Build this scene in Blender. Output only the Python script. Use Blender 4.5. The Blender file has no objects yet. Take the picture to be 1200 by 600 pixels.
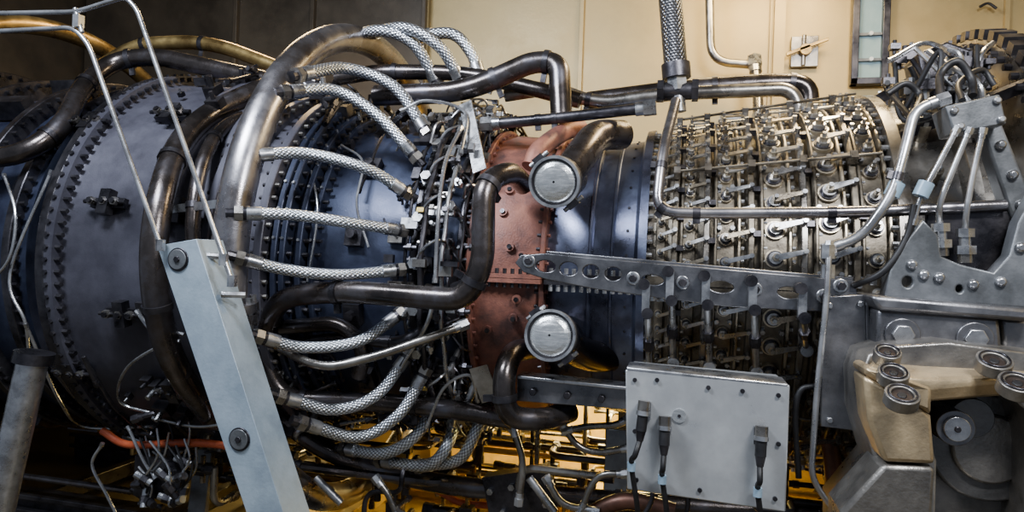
import bpy, math, random
from mathutils import Vector, Matrix
random.seed(7)
V=Vector
F=800.0; TH=math.radians(14); RO=math.radians(2)
CAM=V((2,-8,0.2))
D0=V((-math.sin(TH),math.cos(TH),0)); R0=V((math.cos(TH),math.sin(TH),0)); U0=V((0,0,1))
RT=R0*math.cos(RO)+U0*math.sin(RO); UP=-R0*math.sin(RO)+U0*math.cos(RO)

# ---------- survey helpers: sight-line of the photo -> real position on a known plane / casing radius
def ray(px,py): return (D0*F+RT*(px-600)+UP*(300-py)).normalized()
def W(px,py,y):
    d=ray(px,py); t=(y-CAM.y)/d.y; return CAM+d*t
def C(px,py,r):
    d=ray(px,py); a=d.y**2+d.z**2; b=2*(CAM.y*d.y+CAM.z*d.z); c=CAM.y**2+CAM.z**2-r*r
    q=b*b-4*a*c
    t=(-b-math.sqrt(q))/(2*a) if q>0 else -b/(2*a)
    return CAM+d*t
def P(px,py,d):
    if d>=10: return W(px,py,d-10)
    if d<=0: return W(px,py,d)
    return C(px,py,d)
def XN(px,R): return W(px,322,-R).x
def sz(p,rpx): return rpx*(p-CAM).dot(D0)/F

# ---------- materials
MATS={}
def nmat(name,c1,c2=None,metal=0.8,rough=0.4,scale=3.0,bump=0.05,fine=60.0,rv=0.12,detail=6,c3=None,lo=0.35,hi=0.65,stretch=None):
    m=bpy.data.materials.new(name); m.use_nodes=True; nt=m.node_tree; N=nt.nodes; L=nt.links
    b=N['Principled BSDF']; b.inputs['Metallic'].default_value=metal
    tc=N.new('ShaderNodeTexCoord'); mp=N.new('ShaderNodeMapping'); L.new(tc.outputs['Object'],mp.inputs[0])
    if stretch: mp.inputs['Scale'].default_value=stretch
    n1=N.new('ShaderNodeTexNoise'); n1.inputs['Scale'].default_value=scale; n1.inputs['Detail'].default_value=detail; n1.inputs['Roughness'].default_value=0.65
    L.new(mp.outputs[0],n1.inputs['Vector'])
    cr=N.new('ShaderNodeValToRGB'); e=cr.color_ramp.elements
    c2=c2 or tuple(x*0.6 for x in c1)
    e[0].position=lo; e[0].color=(*c2,1); e[1].position=hi; e[1].color=(*c1,1)
    if c3: k=e.new((lo+hi)/2); k.color=(*c3,1)
    L.new(n1.outputs['Fac'],cr.inputs[0]); L.new(cr.outputs[0],b.inputs['Base Color'])
    n2=N.new('ShaderNodeTexNoise'); n2.inputs['Scale'].default_value=fine; n2.inputs['Detail'].default_value=4
    L.new(mp.outputs[0],n2.inputs['Vector'])
    mr=N.new('ShaderNodeMapRange'); mr.inputs[1].default_value=0.3; mr.inputs[2].default_value=0.7
    mr.inputs[3].default_value=max(0.05,rough-rv); mr.inputs[4].default_value=min(1,rough+rv)
    L.new(n1.outputs['Fac'],mr.inputs[0]); L.new(mr.outputs[0],b.inputs['Roughness'])
    bp=N.new('ShaderNodeBump'); bp.inputs['Strength'].default_value=bump; bp.inputs['Distance'].default_value=0.02
    L.new(n2.outputs['Fac'],bp.inputs['Height']); L.new(bp.outputs[0],b.inputs['Normal'])
    MATS[name]=m; return m
nmat('slate',(0.088,0.087,0.112),(0.048,0.047,0.062),0.35,0.48,1.6,0.08)
nmat('navy',(0.048,0.06,0.105),(0.02,0.024,0.047),0.5,0.41,2.2,0.08)
nmat('copper',(0.34,0.14,0.095),(0.10,0.055,0.05),0.35,0.52,3.2,0.18,c3=(0.235,0.095,0.07))
nmat('bluesteel',(0.16,0.185,0.27),(0.05,0.05,0.065),0.85,0.31,1.3,0.05,c3=(0.10,0.11,0.165))
nmat('steel',(0.58,0.59,0.61),(0.27,0.27,0.28),0.92,0.30,5,0.05)
nmat('warmsteel',(0.40,0.38,0.35),(0.17,0.155,0.14),0.92,0.30,3,0.05)
nmat('hoopsteel',(0.40,0.38,0.38),(0.17,0.15,0.14),0.92,0.28,2,0.05,c3=(0.28,0.27,0.29))
nmat('casegold',(0.23,0.20,0.155),(0.075,0.065,0.052),0.85,0.38,4,0.08)
nmat('gold',(0.62,0.54,0.40),(0.26,0.22,0.17),0.9,0.32,5,0.08)
nmat('brass',(0.55,0.40,0.16),(0.25,0.16,0.06),0.9,0.35,3,0.05)
nmat('iron',(0.095,0.09,0.10),(0.03,0.029,0.035),0.85,0.34,4,0.08)
nmat('darkpipe',(0.14,0.135,0.155),(0.05,0.045,0.045),0.9,0.27,2,0.05,c3=(0.10,0.085,0.08))
nmat('black',(0.015,0.015,0.018),(0.006,0.006,0.007),0.1,0.5,6,0.05)
nmat('alu',(0.58,0.60,0.61),(0.44,0.455,0.47),0.6,0.34,2.5,0.03,fine=140)
nmat('tubealu',(0.52,0.53,0.55),(0.30,0.30,0.31),0.85,0.28,3,0.03)
nmat('disc',(0.74,0.76,0.77),(0.48,0.50,0.51),0.8,0.22,9,0.10,fine=90,stretch=(1,1,8))
nmat('paleblue',(0.35,0.43,0.50),(0.23,0.29,0.35),0.2,0.42,2.6,0.08,fine=40)
nmat('greypaint',(0.18,0.19,0.205),(0.09,0.095,0.10),0.5,0.40,3,0.08)
nmat('beamsteel',(0.25,0.25,0.265),(0.11,0.11,0.12),0.85,0.32,3,0.08)
nmat('hookmetal',(0.62,0.48,0.29),(0.32,0.25,0.16),0.6,0.36,3,0.15,fine=50)
nmat('hookgrey',(0.34,0.32,0.29),(0.16,0.15,0.14),0.75,0.36,3,0.15,fine=50)
nmat('hookdark',(0.19,0.185,0.18),(0.08,0.08,0.08),0.7,0.38,3,0.15,fine=50)
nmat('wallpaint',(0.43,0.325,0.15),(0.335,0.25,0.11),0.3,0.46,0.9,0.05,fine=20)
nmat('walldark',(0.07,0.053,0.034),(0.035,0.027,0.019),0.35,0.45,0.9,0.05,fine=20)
nmat('floorpaint',(0.14,0.11,0.06),(0.05,0.04,0.025),0.3,0.45,1.2,0.1,fine=20)
nmat('yellowlight_tags',(0.75,0.54,0.13),(0.45,0.31,0.07),0.1,0.45,2,0.1)  # warm light painted as yellow; also the real yellow of the id tags
nmat('redhose',(0.50,0.10,0.03),(0.3,0.05,0.02),0.0,0.45,4,0.05)
nmat('brownpipe',(0.16,0.07,0.045),(0.07,0.035,0.025),0.5,0.4,4,0.05)
nmat('darkbrown',(0.07,0.05,0.04),(0.03,0.022,0.02),0.5,0.4,4,0.05)
nmat('glassblue',(0.30,0.42,0.48),(0.20,0.31,0.37),0.0,0.15,1,0.0)
nmat('bluecap',(0.30,0.42,0.52),(0.20,0.30,0.4),0.1,0.4,4,0.03)
def braid(name,ca,cb,nu=1.1,nv=6):
    m=bpy.data.materials.new(name); m.use_nodes=True; nt=m.node_tree; N=nt.nodes; L=nt.links
    b=N['Principled BSDF']; b.inputs['Metallic'].default_value=0.9; b.inputs['Roughness'].default_value=0.3
    uv=N.new('ShaderNodeUVMap'); sp=N.new('ShaderNodeSeparateXYZ'); L.new(uv.outputs[0],sp.inputs[0])
    def M(op,a,bb=None):
        n=N.new('ShaderNodeMath'); n.operation=op
        for i,x in enumerate((a,bb)):
            if x is None: continue
            if isinstance(x,(int,float)): n.inputs[i].default_value=x
            else: L.new(x,n.inputs[i])
        return n.outputs[0]
    u=M('MULTIPLY',sp.outputs[0],nu*2*math.pi); v=M('MULTIPLY',sp.outputs[1],nv*2*math.pi)
    s=M('MULTIPLY',M('SINE',M('ADD',u,v)),M('SINE',M('SUBTRACT',u,v)))
    s=M('ABSOLUTE',s)
    cr=N.new('ShaderNodeValToRGB'); cr.color_ramp.elements[0].color=(*ca,1); cr.color_ramp.elements[1].color=(*cb,1); cr.color_ramp.elements[1].position=0.5
    L.new(s,cr.inputs[0]); L.new(cr.outputs[0],b.inputs['Base Color'])
    bp=N.new('ShaderNodeBump'); bp.inputs['Strength'].default_value=0.5; bp.inputs['Distance'].default_value=0.014
    L.new(s,bp.inputs['Height']); L.new(bp.outputs[0],b.inputs['Normal']); MATS[name]=m
braid('braid',(0.06,0.065,0.08),(0.80,0.84,0.90),0.9,5)
braid('braiddark',(0.04,0.04,0.045),(0.17,0.17,0.18),1.6,9)

# ---------- mesh builder
def frame(d):
    d=d.normalized(); a=V((0,0,1)) if abs(d.z)<0.9 else V((1,0,0))
    u=d.cross(a).normalized(); return u,d.cross(u).normalized()
class MB:
    def __init__(s): s.v=[];s.f=[];s.m=[];s.uv=[];s.mats=[]
    def mi(s,n):
        if n not in s.mats: s.mats.append(n)
        return s.mats.index(n)
    def add(s,vs,fs,mat,uvs=None):
        o=len(s.v); s.v.extend(tuple(v) for v in vs); k=s.mi(mat)
        for i,f in enumerate(fs):
            s.f.append([j+o for j in f]); s.m.append(k); s.uv.append(uvs[i] if uvs else None)
    def cyl(s,p0,p1,r0,mat,r1=None,seg=12,cap=True):
        p0=V(p0);p1=V(p1); r1=r0 if r1 is None else r1
        u,w=frame(p1-p0); vs=[];fs=[]
        for p,r in((p0,r0),(p1,r1)):
            for i in range(seg):
                a=2*math.pi*i/seg; vs.append(p+u*(r*math.cos(a))+w*(r*math.sin(a)))
        for i in range(seg):
            j=(i+1)%seg; fs.append((i,j,seg+j,seg+i))
        if cap: fs.append(tuple(range(seg-1,-1,-1))); fs.append(tuple(range(seg,2*seg)))
        s.add(vs,fs,mat)
    def hexa(s,q,t,mat):
        q=[V(a) for a in q]; t=V(t); n=len(q); vs=q+[a+t for a in q]
        fs=[tuple(range(n)),tuple(range(2*n-1,n-1,-1))]+[(i,i+n,(i+1)%n+n,(i+1)%n) for i in range(n)]
        s.add(vs,fs,mat)
    def box(s,c,X,Y,Z,mat):
        c=V(c);X=V(X);Y=V(Y);Z=V(Z)
        s.hexa([c-X-Y-Z,c+X-Y-Z,c+X-Y+Z,c-X-Y+Z],Y*2,mat)
    def washer(s,p,ax,r0,r1,h,mat,seg=28): # open ring with real hole
        u,w=frame(ax); vs=[];fs=[]
        for r,o in((r1,0),(r1,h),(r0,h),(r0,0)):
            for i in range(seg):
                a=2*math.pi*i/seg; vs.append(p+u*(r*math.cos(a))+w*(r*math.sin(a))+ax*o)
        for k in range(4):
            for i in range(seg):
                j=(i+1)%seg; k2=(k+1)%4; fs.append((k*seg+i,k*seg+j,k2*seg+j,k2*seg+i))
        s.add(vs,fs,mat)
    def tube(s,pts,r,mat,seg=10,closed=False):
        n=len(pts); pts=[V(p) for p in pts]; T=[]
        for i in range(n):
            if closed: t=pts[(i+1)%n]-pts[i-1]
            else: t=pts[min(i+1,n-1)]-pts[max(i-1,0)]
            T.append(t.normalized() if t.length>1e-9 else V((1,0,0)))
        u,_=frame(T[0]); vs=[];ln=0;lens=[]
        for i in range(n):
            u=(u-T[i]*u.dot(T[i])).normalized(); w=T[i].cross(u)
            if i: ln+=(pts[i]-pts[i-1]).length
            lens.append(ln/(2*math.pi*r))
            for k in range(seg):
                a=2*math.pi*k/seg; vs.append(pts[i]+u*(r*math.cos(a))+w*(r*math.sin(a)))
        fs=[];uv=[]
        for i in range(n if closed else n-1):
            j=(i+1)%n; l2=lens[j] if j else lens[i]+0.3
            for k in range(seg):
                k2=(k+1)%seg
                fs.append((i*seg+k,i*seg+k2,j*seg+k2,j*seg+k))
                a=k/seg; b=(k+1)/seg; uv.append([(lens[i]*4,a),(lens[i]*4,b),(l2*4,b),(l2*4,a)])
        if not closed:
            fs.append(tuple(range(seg-1,-1,-1))); uv.append([(0,0)]*seg)
            fs.append(tuple(range((n-1)*seg,n*seg))); uv.append([(0,0)]*seg)
        s.add(vs,fs,mat,uv)
    def rev(s,prof,mat,seg=160,a0=0,a1=2*math.pi):
        vs=[];fs=[];n=len(prof);full=abs(a1-a0-2*math.pi)<1e-6; ns=seg if full else seg+1
        for k in range(ns):
            a=a0+(a1-a0)*k/seg
            for x,R in prof: vs.append((x,-R*math.cos(a),R*math.sin(a)))
        for k in range(seg):
            k2=(k+1)%ns
            for i in range(n-1): fs.append((k*n+i,k2*n+i,k2*n+i+1,k*n+i+1))
        s.add(vs,fs,mat)
    def ring(s,x,w,Ri,Ro,mat,seg=160): # square-section ring about the shaft
        s.rev([(x-w/2,Ri),(x-w/2,Ro-0.008),(x-w/2+0.008,Ro),(x+w/2-0.008,Ro),(x+w/2,Ro-0.008),(x+w/2,Ri)],mat,seg)
    def obj(s,name,parent=None,bevel=0,ang=35):
        me=bpy.data.meshes.new(name); me.from_pydata(s.v,[],s.f)
        for n in s.mats: me.materials.append(MATS[n])
        me.polygons.foreach_set('material_index',s.m)
        ul=me.uv_layers.new(name='UVMap'); i=0
        for f,u in zip(s.f,s.uv):
            if u:
                for k in range(len(f)): ul.data[i+k].uv=u[k]
            i+=len(f)
        me.polygons.foreach_set('use_smooth',[True]*len(me.polygons))
        me.set_sharp_from_angle(angle=math.radians(ang)); me.update()
        o=bpy.data.objects.new(name,me); bpy.context.scene.collection.objects.link(o)
        if parent: o.parent=parent
        if bevel:
            b=o.modifiers.new('bevel','BEVEL'); b.width=bevel; b.segments=2; b.limit_method='ANGLE'; b.angle_limit=math.radians(50)
        return o
def empty(name):
    o=bpy.data.objects.new(name,None); bpy.context.scene.collection.objects.link(o); return o
def cat(pts,k=8):
    pts=[V(p) for p in pts]; q=[pts[0]*2-pts[1]]+pts+[pts[-1]*2-pts[-2]]; out=[]
    for i in range(1,len(q)-2):
        a,b,c,d=q[i-1:i+3]
        for j in range(k):
            t=j/k; out.append(0.5*((2*b)+(c-a)*t+(2*a-5*b+4*c-d)*t*t+(3*b-a-3*c+d)*t**3))
    out.append(pts[-1]); return out
def fil(pts,rad,k=7):
    pts=[V(p) for p in pts]; out=[pts[0]]
    for i in range(1,len(pts)-1):
        a,b,c=pts[i-1],pts[i],pts[i+1]; l1=(a-b).length; l2=(c-b).length
        d=min(rad,l1*0.48,l2*0.48); s=b+(a-b).normalized()*d; e=b+(c-b).normalized()*d
        for j in range(k+1):
            t=j/k; out.append(s*(1-t)**2+b*2*t*(1-t)+e*t*t)
    out.append(pts[-1]); return out
def rp(x,a,r): return V((x,-r*math.cos(a),r*math.sin(a)))
def rd(a): return V((0,-math.cos(a),math.sin(a)))
def td(a): return V((0,math.sin(a),math.cos(a)))
XA=V((1,0,0))
def bolts_ax(mb,x,R,n,r,h,mat,sgn=1,a0=0):   # bolts parallel to the shaft
    for i in range(n):
        a=2*math.pi*i/n+a0; p=rp(x,a,R); mb.cyl(p,p+XA*(h*sgn),r,mat,seg=6)
def bolts_rad(mb,x,R,n,r,h,mat,a0=0):
    for i in range(n):
        a=2*math.pi*i/n+a0; p=rp(x,a,R); mb.cyl(p,p+rd(a)*h,r,mat,seg=6)
def nutends(mb,pts,r,mat='steel'):
    for a,b in((pts[0],pts[1]),(pts[-1],pts[-2])):
        d=(V(b)-V(a)).normalized(); a=V(a)
        mb.cyl(a-d*r*0.6,a+d*r*1.6,r*1.45,mat,seg=6); mb.cyl(a+d*r*1.6,a+d*r*3.0,r*1.22,mat,seg=12)

# ---------- engine
ENG=empty('gas_turbine_engine')
mb=MB(); mb.rev([(-9.2,2.5),(-7.5,2.35),(-6.2,2.15),(XN(40,2.18),2.18),(XN(40,2.18)+.02,2.3)],'navy')
for x,Ro in((-7.6,2.6),(-6.4,2.42),(-5.5,2.36),(-4.95,2.3)):
    mb.ring(x,0.10,2.0,Ro,'iron'); bolts_ax(mb,x+.05,Ro-.06,96,.028,.06,'iron')
for i in range(16):
    a=i*2*math.pi/16+.1; c=rp(-5.9,a,2.3); mb.box(c,XA*.25,td(a)*.08,rd(a)*.12,'iron')
mb.obj('exhaust_casing',ENG)
x0=XN(52,2.4)
mb=MB(); mb.rev([(x0,2.0),(x0,2.42),(x0+.10,2.42),(x0+.11,2.31),(XN(75,2.3),2.3),(XN(175,2.26),2.26),(XN(180,2.2),2.2),(XN(235,2.12),2.12),(XN(240,2.0),2.0),(XN(300,1.95),1.95)],'slate',200)
mb.ring(x0-.06,.11,2.0,2.42,'iron',200); bolts_rad(mb,x0+.03,2.41,118,.026,.035,'iron'); bolts_ax(mb,x0+.10,2.37,118,.027,.07,'iron')
for px,Ro,n in((176,2.34,100),(236,2.2,90),(262,2.12,80),(299,2.1,90)):
    x=XN(px,Ro); mb.ring(x,.09,1.8,Ro,'slate'); bolts_ax(mb,x+.045,Ro-.05,n,.022,.05,'warmsteel'); bolts_ax(mb,x-.045,Ro-.05,n,.022,.05,'iron',-1)
for px,py,R in((132,240,2.3),(150,365,2.3),(205,140,2.3),(208,452,2.3),(262,385,2.1),(110,150,2.3),(255,330,2.2),(92,430,2.3),(215,250,2.2)):
    p=C(px,py,R); a=math.atan2(p.z,-p.y)
    mb.box(p+rd(a)*.04,XA*.2,td(a)*.05,rd(a)*.03,'iron'); 
    for k in(-.15,0,.13): mb.cyl(p+XA*k,p+XA*k+rd(a)*.16,.03,'iron',seg=8); mb.cyl(p+XA*k+rd(a)*.1,p+XA*k+rd(a)*.14,.045,'warmsteel',seg=6)
    mb.cyl(p-XA*.25+rd(a)*.1,p+XA*.25+rd(a)*.1,.022,'iron'); mb.box(p+rd(a)*.08,XA*.06,td(a)*.13,rd(a)*.05,'iron')
mb.obj('power_turbine_casing',ENG)
mb=MB(); X=lambda p,R:(XN(p,R),R)
mb.rev([X(300,1.95),X(318,1.9),X(346,1.82),X(350,1.7),X(420,1.72),X(478,1.66),X(484,1.6),X(540,1.46)],'navy')
for px,Ro,n in((318,2.02,84),(328,2.0,84),(347,1.92,84),(362,1.84,80),(482,1.8,72),(536,1.55,72)):
    x=XN(px,Ro); mb.ring(x,.06,1.4,Ro,'navy' if px<400 else 'iron'); bolts_ax(mb,x+.03,Ro-.05,n,.022,.06,'iron'); bolts_rad(mb,x,Ro,n//2,.016,.02,'steel')
for i in range(14):
    a=i*2*math.pi/14+.2; c=rp(XN(415,1.72),a,1.76); mb.box(c,XA*.09,td(a)*.11,rd(a)*.05,'iron'); mb.cyl(c,c+rd(a)*.12,.05,'iron',seg=8)
mb.obj('turbine_casing',ENG)
mb=MB(); mb.rev([(XN(541,1.3),1.2),X(542,1.45),X(549,1.58),X(566,1.62),X(600,1.60),X(632,1.54),X(636,1.44)],'copper')
for px,Ro in((548,1.68),(634,1.59)):
    x=XN(px,Ro); mb.ring(x,.05,1.3,Ro,'copper'); bolts_ax(mb,x-.02,Ro-.05,70,.02,.05,'iron',-1); bolts_ax(mb,x+.02,Ro-.05,70,.018,.04,'copper')
xa,xb=XN(552,1.6),XN(636,1.6)
for z in(-.045,.0):
    mb.box(((xa+xb)/2,-1.62,z+.01),XA*((xb-xa)/2),V((0,.10,0)),V((0,0,.02)),'copper')
for i in range(9):
    x=xa+.05+i*(xb-xa-.1)/8; mb.cyl((x,-1.67,-.1),(x,-1.67,.08),.02,'iron',seg=6)
for px,py in((612,300),(598,290),(618,330),(572,385),(602,372),(590,250),(598,225),(606,350)):
    p=C(px,py,1.6); a=math.atan2(p.z,-p.y); mb.cyl(p,p+rd(a)*.04,.045,'copper'); mb.cyl(p+rd(a)*.04,p+rd(a)*.06,.025,'iron',seg=6)
mb.obj('combustor_casing',ENG)
mb=MB(); mb.rev([X(636,1.44),X(642,1.46),X(700,1.5),X(742,1.55),X(746,1.66),X(756,1.67),X(757,1.55)],'bluesteel')
for px in(690,716): 
    x=XN(px,1.5); mb.ring(x,.035,1.4,1.53,'bluesteel')
bolts_ax(mb,XN(756,1.67),1.62,80,.02,.05,'steel')
for i in range(40):
    a=2*math.pi*i/40; p=rp(XN(733,1.54),a,1.53); mb.cyl(p,p+rd(a)*.02,.014,'iron',seg=6)
xa,xb=XN(640,1.55),XN(752,1.6)
for z in(-.035,.025): mb.box(((xa+xb)/2,-1.56,z),XA*((xb-xa)/2),V((0,.10,0)),V((0,0,.022)),'iron')
for i in range(12):
    x=xa+.06+i*(xb-xa-.1)/11; mb.cyl((x,-1.62,-.12),(x,-1.62,.10),.022,'steel',seg=6)
mb.obj('diffuser_casing',ENG)
# bleed ports with round covers
for nm,px,py,el in(('a',650,213,[(728,158,-.9),(700,160,-1.25),(682,180,-1.6),(662,208,-1.9)]),('b',645,393,[(735,412,-1.0),(705,418,-1.3),(680,412,-1.6),(658,397,-1.9)])):
    mb=MB(); c=W(px,py,-2.25); b=W(px+18,py-4 if nm=='a' else py+2,-1.5); r=sz(c,29)
    ax=(b-c).normalized(); u,w=frame(ax)
    mb.cyl(c+ax*.05,b,r*.80,'darkpipe',seg=40); mb.cyl(c+ax*.005,c+ax*.05,r*1.06,'warmsteel',seg=48)
    for k in range(6):
        r1=r*.88*math.cos(k*math.pi/12); r2=r*.88*math.cos((k+1)*math.pi/12); h1=.06*math.sin(k*math.pi/12); h2=.06*math.sin((k+1)*math.pi/12)
        mb.cyl(c+ax*(.012-h1),c+ax*(.012-h2),r1,'disc',r1=max(r2,.01),seg=48,cap=False)
    mb.washer(c-ax*.012,ax,r*.88,r*.94,.02,'iron',48)
    mb.washer(c-ax*.03,ax,r*.94,r*1.05,.045,'steel',48)
    mb.cyl(c+ax*.07,c+ax*.12,r*1.06,'iron',seg=48)
    for k in range(2):
        t=k*math.pi+.9; d=u*math.cos(t)+w*math.sin(t); mb.box(c+d*r*1.10+ax*.07,d*.04,d.cross(ax)*.05,ax*.05,'iron'); mb.cyl(c+d*r*1.15+ax*.07-d.cross(ax)*.1,c+d*r*1.15+ax*.07+d.cross(ax)*.1,.02,'steel',seg=8)
    pts=cat([P(*q) for q in el]); mb.tube(pts,r*.72,'darkpipe',24)
    mb.obj('bleed_port_'+nm,ENG)
# compressor
RC=lambda x: 1.56+(x-XN(757,1.6))*(1.84-1.56)/(XN(1050,1.85)-XN(757,1.6))
mb=MB(); xs=[XN(757,1.6)+i*(XN(1050,1.85)-XN(757,1.6))/14 for i in range(15)]
mb.rev([(x,RC(x)) for x in xs],'casegold')
stages=[(772,.030,74),(806,.040,60),(850,.052,52),(908,.074,44),(972,.080,40),(1024,.06,44)]
for px,br,n in stages:
    x=XN(px,1.8); R=RC(x)
    mb.ring(x,br*3.0,R-.1,R+.05,'casegold')
    for i in range(n):
        a=2*math.pi*i/n; p=rp(x,a,R+.045); d=rd(a)
        mb.cyl(p,p+d*.035,br*1.12,'gold',seg=18); mb.cyl(p+d*.035,p+d*.05,br*.92,'iron',seg=18); mb.cyl(p+d*.04,p+d*.085,br*.72,'steel',seg=16); mb.cyl(p+d*.085,p+d*.13,br*.46,'gold',seg=6); mb.cyl(p+d*.13,p+d*.17,br*.26,'steel',seg=8)
        if br>.045 and i%2==0: # small bolts between the bushings
            for s in(-1,1):
                q=rp(x+s*br*1.05,a+math.pi/n,R+.045); mb.cyl(q,q+d*.05,.022,'steel',seg=6)
rings=[789,827,880,942,1002]
for k,px in enumerate(rings):
    x=XN(px,1.8); R=RC(x); mb.ring(x,.055,R+.06,R+.11,'warmsteel' if k%2 else 'casegold')
    px0,br,n=stages[k]; xs0=XN(px0,1.8)
    for i in range(n):
        a=2*math.pi*i/n; t=td(a)
        p=rp(xs0+br*.3,a,R+.135); q=rp(x,a+.028,R+.14)
        mb.hexa([p-t*br*.42,p+t*br*.42,q+t*.016,q-t*.016],rd(a)*.018,'steel' if (i*7+k)%4 else 'gold')
        mb.cyl(q-rd(a)*.03,q+rd(a)*.035,.022,'steel',seg=8)
        if i%2==0:
            c=rp(x+.045,a+.02,R+.10); mb.box(c,XA*.03,td(a)*.025,rd(a)*.03,'iron')
for px in(797,838,866,893,926,957,990,1010,1041):
    x=XN(px,1.8); R=RC(x); mb.ring(x,.030,R-.1,R+.085,'gold' if px in(866,926,990,1041) else 'casegold'); bolts_ax(mb,x+.013,R+.055,96,.017,.03,'steel')
for a in(.62,1.25,-.62,-1.1):
    x1,x2=XN(785,1.8),XN(1035,1.8); p=rp(x1,a,RC(x1)+.2); q=rp(x2,a,RC(x2)+.2); mb.tube([p,q],.014,'casegold',8)
    for px in rings:
        x=XN(px,1.8); c=rp(x,a,RC(x)+.18); mb.box(c,XA*.03,td(a)*.04,rd(a)*.045,'warmsteel')
xa,xb=XN(760,1.7),XN(1050,1.95)
for z in(-.05,.03): mb.box(((xa+xb)/2,-1.78,z),XA*((xb-xa)/2),V((0,.16,0)),V((0,0,.035)),'casegold')
for i in range(22):
    x=xa+.06+i*(xb-xa-.12)/21; mb.cyl((x,-1.88,-.15),(x,-1.88,.13),.03,'steel',seg=6)
mb.obj('compressor_casing',ENG)
# inlet frame
mb=MB(); xr=XN(1052,1.9)
mb.rev([(xr,1.7),(xr,2.0),(xr+.1,2.0),(xr+.11,1.88),(xr+.5,1.92),(xr+.55,2.02),(xr+.62,2.02),(xr+.63,1.9),(xr+.9,2.0),(4.6,2.25),(4.6,2.5),(4.78,2.5),(4.78,2.3),(6.5,2.5)],'warmsteel')
bolts_ax(mb,xr,1.95,90,.02,.05,'steel',-1); bolts_ax(mb,4.6,2.43,90,.03,.06,'iron',-1)
for i in range(72):
    a=2*math.pi*i/72; c=rp(4.69,a,2.54); mb.box(c,XA*.09,td(a)*.06,rd(a)*.05,'iron')
for i in range(12):
    a=2*math.pi*(i+.5)/12; p=rp(xr+.12,a,1.88); q=rp(4.6,a,2.35)
    mb.hexa([p-td(a)*.02,p+td(a)*.02,q+td(a)*.02,q-td(a)*.02],rd(a)*.12,'iron')
for i in range(24):
    a=2*math.pi*i/24; c=rp(xr+.3,a,1.93); mb.cyl(c-rd(a)*.05,c+rd(a)*.12,.05,'gold'); mb.cyl(c+rd(a)*.1,c+rd(a)*.16,.03,'steel',seg=6)
mb.obj('inlet_frame',ENG)
# fuel manifold hoop
HX=-1.86; HR=2.78
mb=MB(); N=144
mb.tube([rp(HX,2*math.pi*i/N,HR) for i in range(N)],.158,'hoopsteel',28,closed=True)
for a in(-.14,2.6,-2.2):
    c=rp(HX,a,HR); t=td(a); mb.cyl(c-t*.09,c-t*.01,.25,'hoopsteel',seg=28); mb.cyl(c+t*.01,c+t*.09,.25,'hoopsteel',seg=28)
    for k in range(8):
        b=k*math.pi/4; o=(XA*math.cos(b)+rd(a)*math.sin(b))*.205; mb.cyl(c+o-t*.14,c+o+t*.14,.028,'steel',seg=6)
mb.obj('fuel_manifold_hoop',ENG)
# fuel nozzle ring
mb=MB(); XF=XN(496,1.85)
for x,R,r,m in((XF+.02,1.98,.03,'iron'),(XF+.22,1.95,.022,'steel'),(XF-.16,1.92,.018,'iron'),(XF+.36,1.82,.016,'iron')):
    mb.tube([rp(x,2*math.pi*i/120,R+.02*math.sin(i*1.1)) for i in range(120)],r,m,8,closed=True)
for i in range(28):
    a=2*math.pi*i/28+.05; d=rd(a);t=td(a); x=XF-.05
    p=rp(x,a,1.6)
    mb.cyl(p,p+d*.16,.085,'iron',seg=14); mb.box(p+d*.17,XA*.11,t*.07,d*.02,'iron'); mb.cyl(p+d*.16,p+d*.40,.042,'warmsteel',seg=8); mb.cyl(p+d*.26,p+d*.33,.065,'steel',seg=6); mb.cyl(p+d*.36,p+d*.41,.055,'steel',seg=6)
    for sx in(-.08,.08): mb.cyl(p+XA*sx+d*.17,p+XA*sx+d*.24,.02,'steel',seg=6)
    p=rp(XF+.22,a+.1,1.55); mb.cyl(p,p+d*.32,.035,'steel',seg=8); mb.cyl(p+d*.15,p+d*.22,.055,'iron',seg=6); mb.cyl(p+d*.3,p+d*.36,.055,'steel',seg=6)
    q=[rp(XF-.05,a,1.95),rp(XF+.05,a+.06,2.05),rp(XF+.18,a+.11,2.03),rp(XF+.22,a+.1,1.87)]; mb.tube(cat(q,5),.014,'steel',6)
    q=[rp(XF+.22,a+.1,1.80),rp(XF+.36,a+.02,1.86),rp(XF+.40,a-.06,1.72)]; mb.tube(cat(q,5),.013,'iron',6)
    if i%2: mb.box(rp(XF+.1,a+.05,1.85),XA*.16,t*.025,d*.02,'steel')
    if i%3==0: mb.box(rp(XF+.28,a-.03,1.8),XA*.05,t*.2,d*.02,'iron')
    if i%4==1: mb.box(rp(XF-.02,a+.03,2.03),XA*.035,t*.022,d*.006,'yellowlight_tags') # id tags
for i in range(230):
    x=XF+random.uniform(-.38,.40); a=random.uniform(-1.5,1.7); R=random.uniform(1.62,2.05); p=rp(x,a,R); d=rd(a); t=td(a)
    k=random.random(); m=random.choice(['iron','iron','steel','warmsteel'])
    if k<.4: mb.box(p,XA*random.uniform(.02,.09),t*random.uniform(.02,.07),d*.025,m)
    elif k<.75:
        dd=random.choice([d,t,XA]); mb.cyl(p,p+dd*.13,.022,m,seg=8); mb.cyl(p+dd*.04,p+dd*.08,.04,m,seg=6)
    else:
        q=rp(x+random.uniform(-.25,.1),a+random.uniform(-.22,.22),R+random.uniform(-.1,.1)); mb.tube(cat([p,(p+q)/2+d*.1,q],5),.013,m,6)
mb.obj('fuel_nozzle_ring',ENG)
def Rx(x):
    if x<XN(52,2.4): return 2.35
    if x<XN(236,2.2): return 2.3
    if x<XN(300,2): return 2.12
    if x<XN(350,1.85): return 1.95
    return 1.75
mb=MB()
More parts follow.
